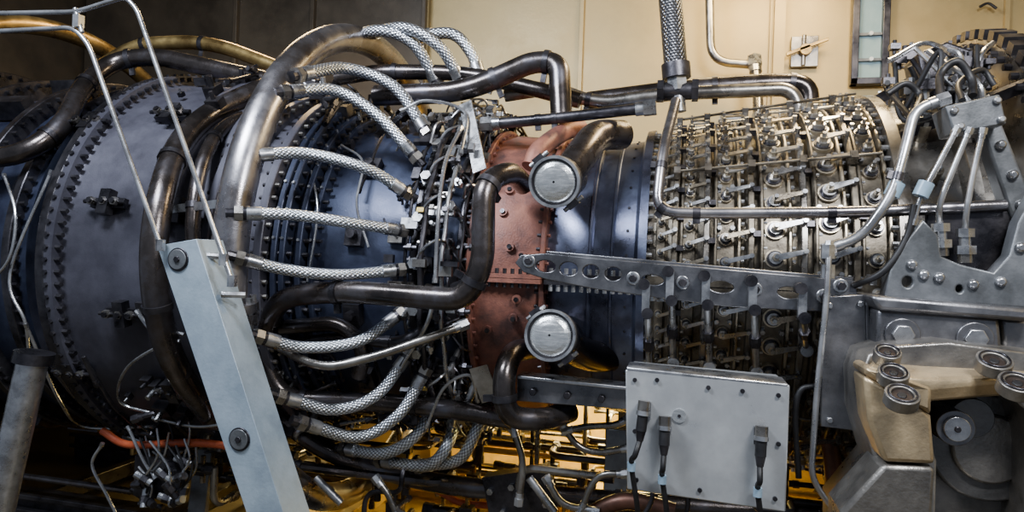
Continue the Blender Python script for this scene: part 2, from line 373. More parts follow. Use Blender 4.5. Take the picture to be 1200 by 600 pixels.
for i in range(60):
    x=random.uniform(-4.2,.0); a=random.choice([random.uniform(-1.5,-.55),random.uniform(.9,2.0)])
    if x<XN(170,2.3) : a=random.uniform(-1.5,-.9)
    pts=[]; 
    for k in range(random.randint(3,6)):
        pts.append(rp(x,a,Rx(x)+random.uniform(.06,.22)))
        if random.random()<.5: x=min(.0,x+random.uniform(-.5,.5))
        else: a+=random.uniform(-.35,.35)
    r=random.choice([.014,.018,.022,.035]); mb.tube(fil(pts,.12),r,random.choice(['iron','steel','darkpipe','iron']),8); nutends(mb,pts,r,'iron')
for i in range(90):
    x=random.uniform(-4.1,.0); a=random.choice([random.uniform(-1.6,-.5),random.uniform(.8,1.9)]);
    p=rp(x,a,Rx(x)+.05); s=random.uniform(.03,.09)
    mb.box(p,XA*s*random.uniform(.6,2),td(a)*s,rd(a)*s*.8,'iron'); mb.cyl(p,p+rd(a)*s*2.2,s*.4,random.choice(['steel','iron']),seg=8)
mb.obj('small_bore_plumbing',ENG)

# ---------- braided hoses
HO=[[(398,48),(445,36),(485,52),(512,98)],[(350,88),(405,80),(462,102),(500,156)],[(335,108),(392,106),(442,135),(487,184)],
[(297,182),(360,180),(430,198),(476,226)],[(282,250),(345,252),(415,262),(470,270)],[(283,303),(335,316),(400,322),(468,316)],
[(305,395),(355,407),(420,400),(468,368)],[(330,465),(392,480),(442,462),(478,415)],[(355,496),(420,512),(468,485),(497,436)],
[(405,526),(452,531),(492,505),(515,460)],[(447,540),(500,545),(525,520),(533,482)],[(492,546),(538,538),(560,500),(570,478)],
[(430,40),(475,33),(515,55),(540,95)],[(492,42),(530,40),(552,62),(562,90)]]
for i,h in enumerate(HO):
    top= i in(0,12,13); bot=i>=9 and i<12
    if top: ds=[-.4,-.6,-.5,-.3]
    elif bot: ds=[-1.2,-1.4,-1.4,-1.1] 
    elif i in(4,5): ds=[2.86,2.62,2.35,1.98]
    else: ds=[2.8,2.55,2.3,1.98]
    if i==13: ds=[-.05,-.1,-.05,-.05]
    pts=[P(a,b,d) for (a,b),d in zip(h,ds)]
    mb=MB(); c=cat(pts,12); r=sz(pts[1],6.9); mb.tube(c,r,'braid',16)
    for p,q in((c[0],c[3]),(c[-1],c[-4])):
        d=(q-p).normalized(); mb.cyl(p-d*.12,p+d*.02,r*.85,'iron',seg=10); mb.cyl(p-d*.05,p+d*.02,r*1.35,'warmsteel',seg=6); mb.cyl(p+d*.02,p+d*.06,r*1.1,'iron',seg=16); mb.cyl(p+d*.05,p+d*.17,r*1.18,'steel',seg=16)
    mb.obj('braided_hose')

# ---------- pipes
def pipe(name,mat,rpx,pts,fr=.35,nuts=False,sm=False,seg=14,clamps=0,nm='steel'):
    q=[P(*p) for p in pts]; r=sum(sz(p,rpx) for p in q)/len(q)
    mb=MB(); c=cat(q,8) if sm else fil(q,fr); mb.tube(c,r,mat,seg)
    if nuts: nutends(mb,[c[0],c[1],c[-2],c[-1]],r,nm)
    if clamps:
        for k in range(1,clamps+1):
            i=int(len(c)*k/(clamps+1)); i=max(1,min(len(c)-2,i)); d=(c[i+1]-c[i-1]).normalized(); m=c[i]
            mb.cyl(m-d*.03,m+d*.03,r*1.13,'iron',seg=16); u,w=frame(d); mb.box(m+w*r*1.4,d*.03,u*.02,w*r*.5,'iron')
    return mb.obj(name)
y=lambda v:10+v
pipe('lube_oil_pipe','darkpipe',11,[(-30,188,-2.3),(30,180,-2.2),(72,150,-1.9),(97,100,-1.4),(135,70,-1.0),(185,66,-.9),(312,94,-.8)],.5,seg=20,clamps=3)
pipe('lube_oil_pipe','brass',8,[(118,78,-.4),(160,52,-.3),(245,48,-.2),(328,80,-.2)],.6,clamps=2)
pipe('cooling_air_pipe','darkpipe',14,[(318,100,-.9),(250,132,-1.5),(212,168,-2.0),(190,225,-2.45),(180,300,-2.62),(188,378,-2.5),(212,440,-2.2),(252,492,-1.6)],sm=True,seg=22,clamps=2)
pipe('cooling_air_pipe','darkpipe',8,[(300,130,-1.0),(262,150,-1.6),(238,190,-2.1),(226,260,-2.35),(232,330,-2.3)],sm=True,clamps=2)
pipe('cooling_air_pipe','darkpipe',13,[(312,392,-1.9),(325,348,-2.25),(400,341,-2.35),(545,352,-2.4),(566,310,-2.4),(567,215,-2.35),(598,200,-2.05),(613,216,-1.65)],.33,seg=24,clamps=3)
pipe('cooling_air_pipe','darkpipe',13,[(625,408,-1.55),(600,412,-1.9),(590,440,-2.1),(592,490,-2.1),(640,492,-1.9),(668,482,-1.6)],.3,seg=24,clamps=1)
pipe('drain_pipe','darkpipe',11,[(305,415,-1.8),(330,468,-1.7),(420,470,-1.6),(520,478,-1.6),(600,492,-1.6)],.3,seg=18,clamps=2)
pipe('drain_pipe','darkpipe',12,[(330,490,-1.0),(380,530,-1.0),(500,566,-1.0),(700,586,-1.0),(900,600,-1.0),(1000,605,-1.0)],.5,seg=18,clamps=2)
pipe('drain_pipe','darkpipe',9,[(330,384,-1.9),(400,378,-1.9),(428,410,-1.9),(420,440,-1.8)],.3,clamps=1)
pipe('drain_pipe','iron',7,[(330,410,-1.85),(380,395,-1.85),(470,402,-1.85),(500,385,-1.8)],.3,clamps=1)
pipe('fuel_tube','warmsteel',5,[(300,392,-2.2),(370,427,-2.5),(430,420,-2.4),(505,395,-2.2),(545,380,-2.0)],sm=True,nuts=True)
pipe('bleed_air_pipe','darkpipe',12.5,[(440,112,-.9),(545,108,-.9),(625,72,-.8),(655,74,-.8),(658,138,-.9)],.35,seg=22,clamps=2)
pipe('bleed_air_pipe','darkpipe',9,[(395,92,-.4),(440,84,-.4),(540,85,-.3),(610,100,-.3),(680,118,-.3)],.4,seg=18,clamps=2)
pipe('bleed_air_pipe','warmsteel',8,[(592,112,-.1),(650,103,-.1),(700,122,-.1),(780,110,-.1),(930,104,-.1),(938,140,-.1)],.3,seg=16,clamps=2)
pipe('bleed_air_pipe','darkpipe',11,[(690,118,.0),(800,104,.0),(905,97,.0),(950,98,.0),(944,150,.0)],.35,seg=20,clamps=2)
pipe('bleed_air_pipe','iron',6.5,[(568,146,-1.1),(640,140,-1.1),(765,126,-1.1)],.2,nuts=True,clamps=2)
pipe('cooling_air_pipe','copper',11,[(622,196,-1.5),(632,176,-1.4),(660,155,-1.0),(680,150,-.7)],sm=True,seg=18)
pipe('lube_oil_pipe','hoopsteel',6.5,[(792,118,-1.6),(776,180,-2.1),(769,248,-2.25),(820,250,-2.25),(1000,249,-2.3),(1178,241,-2.3)],.35,seg=16,clamps=4)
pipe('lube_oil_pipe','warmsteel',5,[(831,-20,y(2.9)),(833,72,y(2.9)),(884,76,y(2.9))],.3)
pipe('lube_oil_pipe','warmsteel',6,[(884,70,y(2.8)),(888,110,y(2.6)),(889,150,y(2.4))],.1,nuts=True)
pipe('hydraulic_tube','tubealu',6,[(1108,116,-2.4),(1072,128,-2.4),(1058,185,-2.5),(1046,228,-2.55),(1010,278,-2.55),(968,292,-2.55)],.3,nuts=True,clamps=1)
pipe('hydraulic_tube','tubealu',3.4,[(1122,150,-2.5),(1100,192,-2.5),(1078,232,-2.5),(1070,262,-2.5)],.3,nuts=True)
pipe('hydraulic_tube','tubealu',3.4,[(1136,152,-2.5),(1116,200,-2.5),(1100,240,-2.5),(1101,268,-2.4)],.3,nuts=True)
pipe('hydraulic_tube','tubealu',3.4,[(1152,152,-2.5),(1140,205,-2.5),(1132,250,-2.5),(1131,275,-2.4)],.3,nuts=True)
pipe('hydraulic_tube','tubealu',3.6,[(972,285,-2.6),(969,350,-2.7),(958,450,-2.7),(950,560,-2.7),(975,596,-2.7),(1000,606,-2.7)],.3,nuts=True)
pipe('electrical_cable','black',4,[(1072,240,-2.5),(1062,280,-2.5),(1035,318,-2.5),(1000,335,-2.4)],sm=True)
pipe('electrical_cable','black',4,[(1040,110,-2.0),(1062,98,-2.0),(1078,112,-2.0),(1074,128,-2.2)],sm=True)
pipe('electrical_cable','black',4.5,[(1104,120,-2.4),(1102,88,-2.2),(1122,72,-2.2),(1138,92,-2.2),(1140,112,-2.3)],sm=True)
pipe('electrical_cable','black',3.5,[(1128,118,-2.4),(1124,98,-2.2),(1150,82,-2.0),(1165,100,-2.0)],sm=True)
pipe('electrical_cable','black',3.5,[(958,452,-2.3),(938,458,-2.3),(932,490,-2.3),(936,560,-2.3)],sm=True)
pipe('electrical_cable','iron',3,[(800,560,-2.8),(806,590,-2.8),(800,620,-2.8)],sm=True)
pipe('electrical_cable','iron',3,[(760,560,-2.2),(764,585,-2.2),(745,620,-2.2)],sm=True)
pipe('red_hose','redhose',4.5,[(120,505,-1.6),(150,521,-1.6),(210,519,-1.6),(262,522,-1.6),(330,540,-1.4)],sm=True)
pipe('red_hose','redhose',4,[(400,545,-.6),(500,570,-.6),(545,590,-.6),(620,592,-.6)],sm=True)
pipe('brown_pipe','brownpipe',10,[(680,610,-1.4),(730,582,-1.4),(790,600,-1.4)],.3,seg=16)
pipe('brown_pipe','brownpipe',10,[(970,500,-1.2),(978,560,-1.2),(975,640,-1.2)],.3,seg=16)
for pts in ([(35,440,2.5),(30,380,2.5),(12,320,2.5),(60,200,2.5)],[(30,380,2.5),(70,470,2.5),(100,500,2.4),(180,500,2.4)],
            [(160,365,2.45),(180,390,2.5),(210,400,2.5)],[(200,360,2.5),(165,358,2.5),(172,378,2.5),(215,392,2.5)],[(205,395,2.5),(150,430,2.5),(140,470,2.4),(180,485,2.4)],
            [(5,205,2.55),(18,250,2.55),(12,300,2.55),(-10,330,2.55)],[(215,300,2.45),(240,288,2.4),(262,292,2.35)],[(120,520,-1.7),(108,545,-1.7),(125,580,-1.7),(140,610,-1.7)],[(150,500,-1.8),(168,540,-1.8),(182,560,-1.8)],[(180,490,-1.8),(230,500,-1.8),(275,495,-1.8)]):
    pipe('ignition_lead','tubealu',1.8,pts,sm=True,nuts=True,seg=8)
pipe('ignition_lead','tubealu',1.6,[(400,170,1.9),(425,190,1.9),(418,240,1.9),(432,290,1.9)],sm=True,seg=8)
pipe('ignition_lead','tubealu',1.4,[(365,200,1.9),(372,250,1.9),(360,330,1.9)],sm=True,seg=8)
pipe('ignition_lead','tubealu',2.5,[(510,330,2.1),(514,250,2.15),(522,190,2.15),(540,150,2.1)],sm=True,seg=8,nuts=True)
pipe('ignition_lead','tubealu',2.5,[(470,430,2.1),(500,380,2.15),(508,350,2.15)],sm=True,seg=8)
pipe('ignition_lead','tubealu',2,[(470,130,-1.5),(500,118,-1.4),(545,132,-1.3),(540,180,-1.6)],sm=True,seg=8,nuts=True)
pipe('ignition_lead','tubealu',2,[(560,470,-1.7),(550,440,-1.8),(520,455,-1.8),(500,500,-1.7)],sm=True,seg=8,nuts=True)
# cable connector cluster hanging at lower left
mb=MB()
for i in range(16):
    p=W(random.uniform(160,215),random.uniform(530,590),random.uniform(-1.9,-1.5)); d=V((random.uniform(-1,1),random.uniform(-.3,.3),random.uniform(-.6,.6))).normalized()
    mb.cyl(p-d*.1,p+d*.1,.04,random.choice(['steel','iron']),seg=10); mb.cyl(p-d*.02,p+d*.05,.055,'iron',seg=6)
    q=p+V((random.uniform(-.4,.4),0,random.uniform(.2,.7))); mb.tube(cat([p,(p+q)/2+V((.1,0,0)),q]),.013,random.choice(['tubealu','black']),6)
mb.box(W(187,560,-1.6),XA*.3,V((0,.04,0)),V((0,0,.22)),'iron')
mb.obj('cable_connector_cluster')
mb=MB()
for a,b,w_,m in(((545,120,-1.2),(562,200,-1.6),.07,'steel'),((560,430,-1.9),(575,470,-1.8),.09,'steel'),((440,160,-1.5),(500,110,-.9),.03,'iron'),((200,245,2.4),(262,238,2.5),.04,'steel'),((300,250,2.2),(262,262,2.5),.04,'iron'),((470,360,1.9),(545,330,2.0),.03,'iron')):
    p=P(*a);q=P(*b); u=(q-p).normalized(); n=u.cross(V((0,1,0))).normalized(); mb.hexa([p-n*w_,p+n*w_,q+n*w_,q-n*w_],(0,.03,0),m)
mb.obj('support_bracket',ENG)
# corrugated vertical hose with tee
mb=MB(); a=W(783,-30,-1.3); b=W(793,92,-1.3); mb.tube([a.lerp(b,t/20) for t in range(21)],.110,'braiddark',20)
d=(a-b).normalized(); mb.cyl(b,b+d*.14,.135,'iron',seg=20); mb.cyl(b-d*.12,b,.10,'steel',seg=6); mb.cyl(b-d*.12+XA*-.16,b-d*.12+XA*.16,.085,'iron',seg=12); mb.cyl(b-d*.32,b-d*.1,.065,'steel',seg=12)
for s in(-.16,.16): mb.cyl(b-d*.12+XA*(s-.03),b-d*.12+XA*(s+.03),.11,'iron',seg=6)
mb.obj('braided_supply_hose')
mb=MB()
for pts in ([(-30,38),(86,32),(104,52),(188,288)],[(-30,16),(90,14),(146,-4),(160,10),(272,330)],[(88,10),(96,38)]):
    q=[W(a,b,-3.45) for a,b in pts]; mb.tube(fil(q,.12),.019,'tubealu',12)
c=W(92,25,-3.45); mb.box(c,XA*.03,V((0,.03,0)),V((0,0,.05)),'steel')
for p in((188,288),(262,305),(272,330)):
    c=W(*p,-3.45); mb.cyl(c-V((0,0,.04)),c+V((0,0,.05)),.036,'steel',seg=6)
mb.obj('sensing_tube_frame')

# ---------- pale blue support strut
mb=MB()
q=[W(184,288,-3.4),W(230,280,-3.4),W(388,778,-3.4),W(352,790,-3.4)]
mb.hexa(q,(0.0,.32,0),'paleblue')
for px,py in((208,304),(280,515)):
    c=W(px,py,-3.41); mb.cyl(c,c+V((0,.1,0)),sz(c,14),'iron',seg=28); mb.cyl(c-V((0,.008,0)),c,sz(c,12),'greypaint',seg=28); mb.cyl(c-V((0,.02,0)),c,sz(c,4),'iron',seg=6)
for px,py in((275,345),(250,300)):
    c=W(px,py,-3.25); mb.cyl(c-V((.05,.1,0)),c+V((.1,0,0)),.028,'steel',seg=6)
mb.obj('support_strut',bevel=.012)
mb=MB(); a=W(38,425,-2.9); b=W(-38,760,-3.1); mb.cyl(b,a,.13,'steel',seg=28); mb.cyl(a,a+(a-b).normalized()*.1,.17,'iron',seg=28); mb.obj('support_leg')

# ---------- slotted beam
def plate(name,outline,holes,yp,th,mat,parent=None,bev=.008):
    cu=bpy.data.curves.new(name,'CURVE'); cu.dimensions='2D'; cu.fill_mode='BOTH'; cu.extrude=th/2; cu.bevel_depth=bev
    for pl in [outline]+holes:
        sp=cu.splines.new('POLY'); sp.points.add(len(pl)-1)
        for i,p in enumerate(pl): sp.points[i].co=(p.x,p.z,0,1)
        sp.use_cyclic_u=True
    o=bpy.data.objects.new(name+'_c',cu); bpy.context.scene.collection.objects.link(o)
    bpy.context.view_layer.update()
    me=bpy.data.meshes.new_from_object(o.evaluated_get(bpy.context.evaluated_depsgraph_get())); bpy.data.objects.remove(o)
    me.name=name; me.materials.clear(); me.materials.append(MATS[mat])
    for v in me.vertices: v.co=V((v.co.x,yp-v.co.z,v.co.y))
    o=bpy.data.objects.new(name,me); bpy.context.scene.collection.objects.link(o)
    if parent: o.parent=parent
    return o
def oval(px,py,rx,ry,yp,rot=0,n=28):
    return [W(px+rx*math.cos(t)*math.cos(rot)-ry*math.sin(t)*math.sin(rot),py+rx*math.cos(t)*math.sin(rot)+ry*math.sin(t)*math.cos(rot),yp) for t in [2*math.pi*i/n for i in range(n)]]
BM=empty('slotted_support_beam'); YB=-2.35
out=[(612,300),(640,298),(700,304),(820,314),(1000,330),(1005,366),(850,358),(700,338),(640,326),(615,318),(606,308)]
hl=[oval(640,312,13,8,YB,.1),oval(667,315,12,9,YB,.1),oval(693,318,11,9,YB,.1),oval(719,321,11,9,YB,.1),oval(765,328,14,7,YB,.1),oval(845,336,16,8,YB,.1),oval(925,343,16,8,YB,.1),oval(620,309,4,4,YB)]
plate('web',[W(a,b,YB) for a,b in out],hl,YB,.05,'beamsteel',BM)
mb=MB()
def strip(p0,p1,dep,th,mat):
    a=W(*p0,YB); b=W(*p1,YB); mb.hexa([a,b,b+V((0,0,th)),a+V((0,0,th))],(0,dep,0),mat)
strip((640,298),(1000,330),.22,.03,'beamsteel'); strip((640,329),(1003,369),.22,.03,'beamsteel')
for px,py in((620,306),(742,326),(800,331),(885,339),(965,347),(985,335),(985,358)):
    c=W(px,py,YB-.03); mb.cyl(c-V((0,.05,0)),c,.035,'iron',seg=6); mb.cyl(c-V((0,.015,0)),c+V((0,.02,0)),.055,'steel',seg=16)
mb.obj('flanges_and_bolts',BM,bevel=.006)
mb=MB()
for px,py in((755,345),(783,330),(825,335),(880,341),(938,350)):
    a=W(px,py-12,YB-.12); b=W(px+4,py+22,YB-.12); c=W(px+6,py+ (95 if px<900 else 60),-2.0)
    mb.box((a+b)/2,XA*.03,V((0,.03,0)),V((0,0,(a-b).length/2)),'steel')
    mb.cyl(a-V((0,.06,0)),a+V((0,.06,0)),.045,'iron',seg=16); mb.cyl(b-V((0,.06,0)),b+V((0,.05,0)),.045,'iron',seg=16)
    mb.cyl(b,c,.026,'steel'); mb.cyl(c.lerp(b,.45),c.lerp(b,.6),.045,'iron',seg=6); mb.cyl(c-V((0,.07,0)),c+V((0,.07,0)),.05,'steel',seg=16)
mb.obj('actuator_link_rods',BM)
mb=MB(); mb.hexa([W(606,440,-1.9),W(760,456,-1.9),W(760,482,-1.9),W(606,470,-1.9)],(0,.12,0),'beamsteel'); mb.hexa([W(606,440,-2.0),W(760,456,-2.0),W(760,460,-2.0),W(606,444,-2.0)],(0,.25,0),'steel')
for px in(625,665,705): c=W(px,457+(px-606)*.1,-1.92); mb.cyl(c-V((0,.04,0)),c,.035,'iron',seg=6)
mb.obj('engine_rail',bevel=.006)

# ---------- control junction box
JB=empty('junction_box'); YJ=-2.9
mb=MB(); q=[W(735,434,YJ),W(923,452,YJ),W(918,597,YJ),W(737,571,YJ)]
mb.hexa(q,(0,.5,0),'alu'); mb.obj('enclosure',JB,bevel=.02)
mb=MB(); ctr=sum(q,V())/4; qq=[ctr+(p-ctr)*1.02 for p in q]
mb.hexa([p+V((0,-.03,0)) for p in qq],(0,.045,0),'alu')
mb.hexa([W(734,430,YJ-.03),W(924,450,YJ-.03),W(924,455,YJ-.03),W(734,436,YJ-.03)],(0,.3,0),'steel')
mb.obj('cover',JB,bevel=.01)
mb=MB()
for px,py in((744,445),(830,454),(912,463),(744,505),(912,520),(746,562),(820,574),(908,584),(770,445),(870,458)):
    c=W(px,py,YJ-.03); mb.cyl(c-V((0,.018,0)),c,.016,'iron',seg=12)
c=W(796,487,YJ-.03); mb.cyl(c-V((0,.012,0)),c,.05,'disc',seg=24); mb.cyl(c-V((0,.02,0)),c,.012,'iron',seg=12)
for px,py,q1 in((755,482,(740,545)),(779,500,(776,560)),(892,512,(888,575))):
    c=W(px,py,YJ-.09); e=W(px+(q1[0]-px)*.35,py+(q1[1]-py)*.55,YJ-.14)
    mb.box(c+V((0,.05,0)),XA*.045,V((0,.03,0)),V((0,0,.06)),'steel')
    t=c+V((0,-.02,.08))
    mb.cyl(t,t.lerp(e,.25),.044,'warmsteel',seg=16); mb.cyl(t.lerp(e,.25),t.lerp(e,.36),.050,'steel',seg=16); mb.cyl(t.lerp(e,.36),t.lerp(e,.75),.038,'black',seg=16); mb.cyl(t.lerp(e,.75),e,.036,'iron',r1=.024,seg=12)
    f=W(q1[0],q1[1],YJ-.1)
    mb.tube(cat([e,(e+f)/2+V((0,-.06,0)),f,f+V((.05,.1,-.35)),f+V((.1,.5,-1.0))]),.020,'black',10)
    mb.cyl(f-V((0,0,.04)),f+V((0,0,.02)),.03,'bluecap',seg=12)
mb.obj('connectors',JB)
mb=MB()
for px in(760,890):
    a=W(px,560,YJ+.3); mb.box(V((a.x,a.y+.05,-2.75)),XA*.05,V((0,.05,0)),V((0,0,.75)),'greypaint')
mb.obj('mounting_legs',JB)
mb=MB(); mb.hexa([W(966,348,-2.5),W(1014,345,-2.5),W(1018,507,-2.5),W(962,500,-2.5)],(0,.05,0),'beamsteel'); mb.hexa([W(1014,345,-2.5),W(1018,345,-2.5),W(1022,507,-2.5),W(1018,507,-2.5)],(0,.3,0),'beamsteel')
for p in((972,358),(1008,356),(972,492),(1010,496)): c=W(*p,-2.5); mb.cyl(c-V((0,.03,0)),c,.025,'steel',seg=6)
mb.obj('shield_plate',bevel=.006)

# ---------- inlet mount & clevis at right
MT=empty('engine_mount_bracket')
mb=MB(); Y1=-2.7
mb.hexa([W(1028,362,Y1),W(1172,372,Y1),W(1176,412,Y1),W(1026,412,Y1)],(0,.6,0),'beamsteel')
mb.hexa([W(1020,346,Y1-.05),W(1215,362,Y1-.05),W(1215,378,Y1-.05),W(1030,364,Y1-.05)],(0,.7,0),'beamsteel')
mb.hexa([W(1172,372,Y1+.1),W(1215,376,Y1+.1),W(1215,425,Y1+.1),W(1176,412,Y1+.1)],(0,.5,0),'beamsteel')
mb.obj('mount_block',MT,bevel=.03)
mb=MB()
for px,py in((1057,392),(1142,397)):
    c=W(px,py,Y1); mb.cyl(c-V((0,.02,0)),c,.115,'beamsteel',seg=28); mb.cyl(c-V((0,.05,0)),c,.075,'steel',seg=6)
mb.obj('mount_bolts',MT,bevel=.006)
out=[(1036,345),(1042,318),(1060,285),(1078,262),(1092,276),(1096,302),(1120,312),(1160,322),(1180,300),(1190,262),(1210,225),(1225,225),(1225,360)]
plate('gusset',[W(a,b,-2.45) for a,b in out],[oval(1060,330,9,9,-2.45),oval(1120,338,7,7,-2.45)],-2.45,.12,'greypaint',MT,.015)
mb=MB()
mb.box(W(1150,290,-2.15),XA*.42,V((0,.12,0)),V((0,0,.28)),'iron')
mb.hexa([W(1075,62,-1.5),W(1110,48,-1.5),W(1150,62,-1.5),W(1165,105,-1.5),W(1085,112,-1.5)],(0,.4,0),'iron')
mb.hexa([W(1160,108,-2.3),W(1205,220,-2.3),W(1205,262,-2.3),W(1188,262,-2.3),W(1150,150,-2.3)],(0,.18,0),'greypaint')
for p in((1068,310),(1082,322),(1172,330),(1195,290),(1100,325),(1140,333),(1172,170),(1186,205),(1196,240)):
    c=W(*p,-2.52 if p[1]>260 else -2.3); mb.cyl(c-V((0,.04,0)),c+V((0,.03,0)),.042,'steel',seg=6)
mb.obj('side_frame',MT,bevel=.02)
MF=empty('tube_manifold_block')
mb=MB(); mb.hexa([W(1108,124,-2.5),W(1172,110,-2.5),W(1180,145,-2.5),W(1118,156,-2.5)],(0,.3,0),'greypaint')
for p in((1118,130),(1168,118),(1173,140),(1125,148)): c=W(*p,-2.5); mb.cyl(c-V((0,.03,0)),c,.03,'steel',seg=6)
mb.obj('block',MF,bevel=.012)
mb=MB()
for p,q in(((1102,262),(1103,300)),((1131,268),(1131,308)),((1071,262),(1068,292))):
    a=W(*p,-2.45); b=W(*q,-2.45); 
    for t0,t1,r,m,sg in((0,.25,.06,'steel',6),(.25,.5,.04,'steel',12),(.5,.75,.07,'steel',6),(.75,1,.05,'warmsteel',12)): mb.cyl(a.lerp(b,t0),a.lerp(b,t1),r,m,seg=sg)
for p in((1048,222),(1082,222)): c=W(*p,-2.52); mb.cyl(c-V((.02,0,.05)),c+V((.02,0,.05)),.055,'bluecap',seg=14)
for p in((970,295),(970,318)): c=W(*p,-2.6); mb.cyl(c-V((0,0,.05)),c+V((0,0,.05)),.05,'steel',seg=6)
mb.obj('fittings',MF)
mb=MB()
for i in range(34):
    p=W(random.uniform(1040,1165),random.uniform(55,120),-1.0+random.uniform(-.8,.4)); s=random.uniform(.03,.08)
    mb.box(p,XA*s,V((0,s,0)),V((0,0,s*.6)),random.choice(['iron','iron','black'])); mb.cyl(p-V((0,0,s*1.6)),p+V((0,0,s*1.5)),s*.45,random.choice(['steel','iron']),seg=8)
for i in range(12):
    q=[W(random.uniform(1040,1175),random.uniform(50,150),-1.7+random.uniform(-.3,.3)) for _ in range(4)]
    q.sort(key=lambda p:p.x); mb.tube(cat(q),.022,random.choice(['black','iron','steel']),8)
mb.obj('sensor_harness_cluster')
# clevis
CL=empty('mounting_clevis'); YC=-3.0
out=[(1012,440),(1020,418),(1050,408),(1110,404),(1230,420),(1230,660),(985,660),(985,600),(1030,545),(1014,490)]
rec=[(1090,640),(1093,540),(1080,500),(1086,470),(1105,452),(1140,446),(1180,456),(1205,480),(1215,520),(1215,640)]
plate('body',[W(a,b,YC) for a,b in out],[[W(a,b,YC) for a,b in rec]],YC+.25,.5,'hookgrey',CL,.02)
mb=MB(); mb.hexa([W(1075,430,YC+.45),W(1230,430,YC+.45),W(1230,660,YC+.45),W(1075,660,YC+.45)],(0,.1,0),'hookdark')
c=W(1150,520,YC+.45); mb.cyl(c-V((0,.12,0)),c,sz(c,62),'hookdark',seg=48); mb.cyl(c-V((0,.16,0)),c,sz(c,40),'hookgrey',seg=48)
mb.obj('back_plate',CL,bevel=.02)
mb=MB()
mb.hexa([W(1012,440,YC-.25),W(1070,472,YC-.3),W(1092,488,YC-.25),W(1097,545,YC-.25),W(1036,542,YC-.25),W(1018,495,YC-.25)],(0,.3,0),'hookmetal')
mb.hexa([W(1012,438,YC-.25),W(1016,428,YC-.25),W(1060,444,YC-.3),W(1093,452,YC-.25),W(1092,488,YC-.25),W(1070,472,YC-.3)],(0,.35,0),'hookmetal')
a0=[W(1016,428,YC-.25),W(1060,444,YC-.3),W(1093,452,YC-.25),W(1230,440,YC-.1),W(1230,420,YC+.4),W(1110,404,YC+.5),W(1035,404,YC+.4)]
mb.hexa(a0,(0,.05,-.12),'hookmetal')
mb.hexa([W(985,600,YC-.2),W(1036,545,YC-.25),W(1097,548,YC-.25),W(1090,660,YC-.2),W(985,660,YC-.2)],(0,.4,0),'hookgrey')
mb.obj('jaw',CL,bevel=.03)
mb=MB()
for px,py,r in((1040,414,15),(1047,438,17),(1057,464,19),(1165,424,19),(1192,450,20)):
    c=W(px,py,YC-.1-(py-405)*.006); ax=V((0,-.5,.87)).normalized(); rr=sz(c,r)
    mb.cyl(c-ax*.06,c+ax*.004,rr*.62,'darkbrown',seg=28); mb.washer(c-ax*.06,ax,rr*.62,rr,.08,'hookgrey',32); mb.washer(c+ax*.0,ax,rr*.74,rr*.86,.030,'iron',32); mb.cyl(c,c+ax*.010,rr*.3,'black',seg=6)
c=W(1112,497,YC+.1); mb.cyl(c-V((0,.12,0)),c+V((0,.4,0)),.115,'beamsteel',seg=32); mb.cyl(c-V((0,.15,0)),c-V((0,.12,0)),.08,'steel',seg=32); mb.cyl(c-V((0,.16,0)),c-V((0,.15,0)),.02,'iron',seg=12)
c=W(1140,490,YC+.15); mb.cyl(c,c+V((0,.4,0)),.13,'hookdark',seg=32)
mb.obj('pin_and_bolts',CL,bevel=.006)
mb=MB(); mb.box((W(1110,640,YC).x,YC+.4,-2.8),XA*.9,V((0,.35,0)),V((0,0,.7)),'greypaint'); mb.obj('pedestal',CL,bevel=.02)

# ---------- underside: skid, pipes, cables
FZ=-3.5
SK=empty('engine_skid')
mb=MB()
for yy in(-.9,1.6):
    m='greypaint' if yy<0 else 'yellowlight_tags'  # warm light put into the rear beam's colour
    for x1,x2,mm in((-8,-2.6,'iron'),(-2.6,7,m)):
        xc=(x1+x2)/2; hw=(x2-x1)/2
        mb.box((xc,yy,FZ+.22),XA*hw,V((0,.14,0)),V((0,0,.03)),mm); mb.box((xc,yy,FZ+.41),XA*hw,V((0,.14,0)),V((0,0,.03)),mm); mb.box((xc,yy,FZ+.2),XA*hw,V((0,.03,0)),V((0,0,.2)),mm)
for x in(-6,-4,-2,0,2,4,6): mb.box((x,.35,FZ+.3),XA*.07,V((0,1.2,0)),V((0,0,.1)),'iron' if x<-3 else 'yellowlight_tags')  # yellow cross members paint in the warm light too
for x in(-3.6,1.4,4.4):
    for s in(-1,1):
        mb.hexa([(x-.12,s*.9,FZ+.4),(x+.12,s*.9,FZ+.4),(x+.12,s*.7,-1.6),(x-.12,s*.7,-1.6)],(0,.08,0),'greypaint')
mb.box((.6,1.2,FZ+.03),XA*4.2,V((0,2.0,0)),V((0,0,.03)),'yellowlight_tags')  # added deck plate, its yellow stands for warm light on the floor
mb.obj('frame',SK,bevel=.008)
mb=MB()
for i in range(80):
    x=random.uniform(-4.5,4.2); yy=random.uniform(-1.4,2.2); z=random.uniform(-3.0,-2.0); pts=[]
    for k in range(random.randint(3,6)):
        pts.append(V((x,yy,z)))
        c=random.random()
        if c<.5: x+=random.uniform(-1.3,1.3)
        elif c<.75: yy+=random.uniform(-.6,.6)
        else: z=max(-3.1,min(-1.9,z+random.uniform(-.6,.6)))
    r=random.choice([.022,.028,.04,.055]); m=random.choice(['iron','darkpipe','warmsteel','iron','brass']); mb.tube(fil(pts,.2),r,m,10); nutends(mb,pts,r,'iron')
for i in range(60):
    p=V((random.uniform(-4.5,4),random.uniform(-1.2,1.5),random.uniform(-2.8,-2.0))); s=random.uniform(.04,.10)
    mb.box(p,XA*s,V((0,s,0)),V((0,0,s*.7)),'iron'); mb.cyl(p-V((0,0,s*2)),p+V((0,0,s*2)),s*.4,random.choice(['warmsteel','iron','brass']),seg=8)
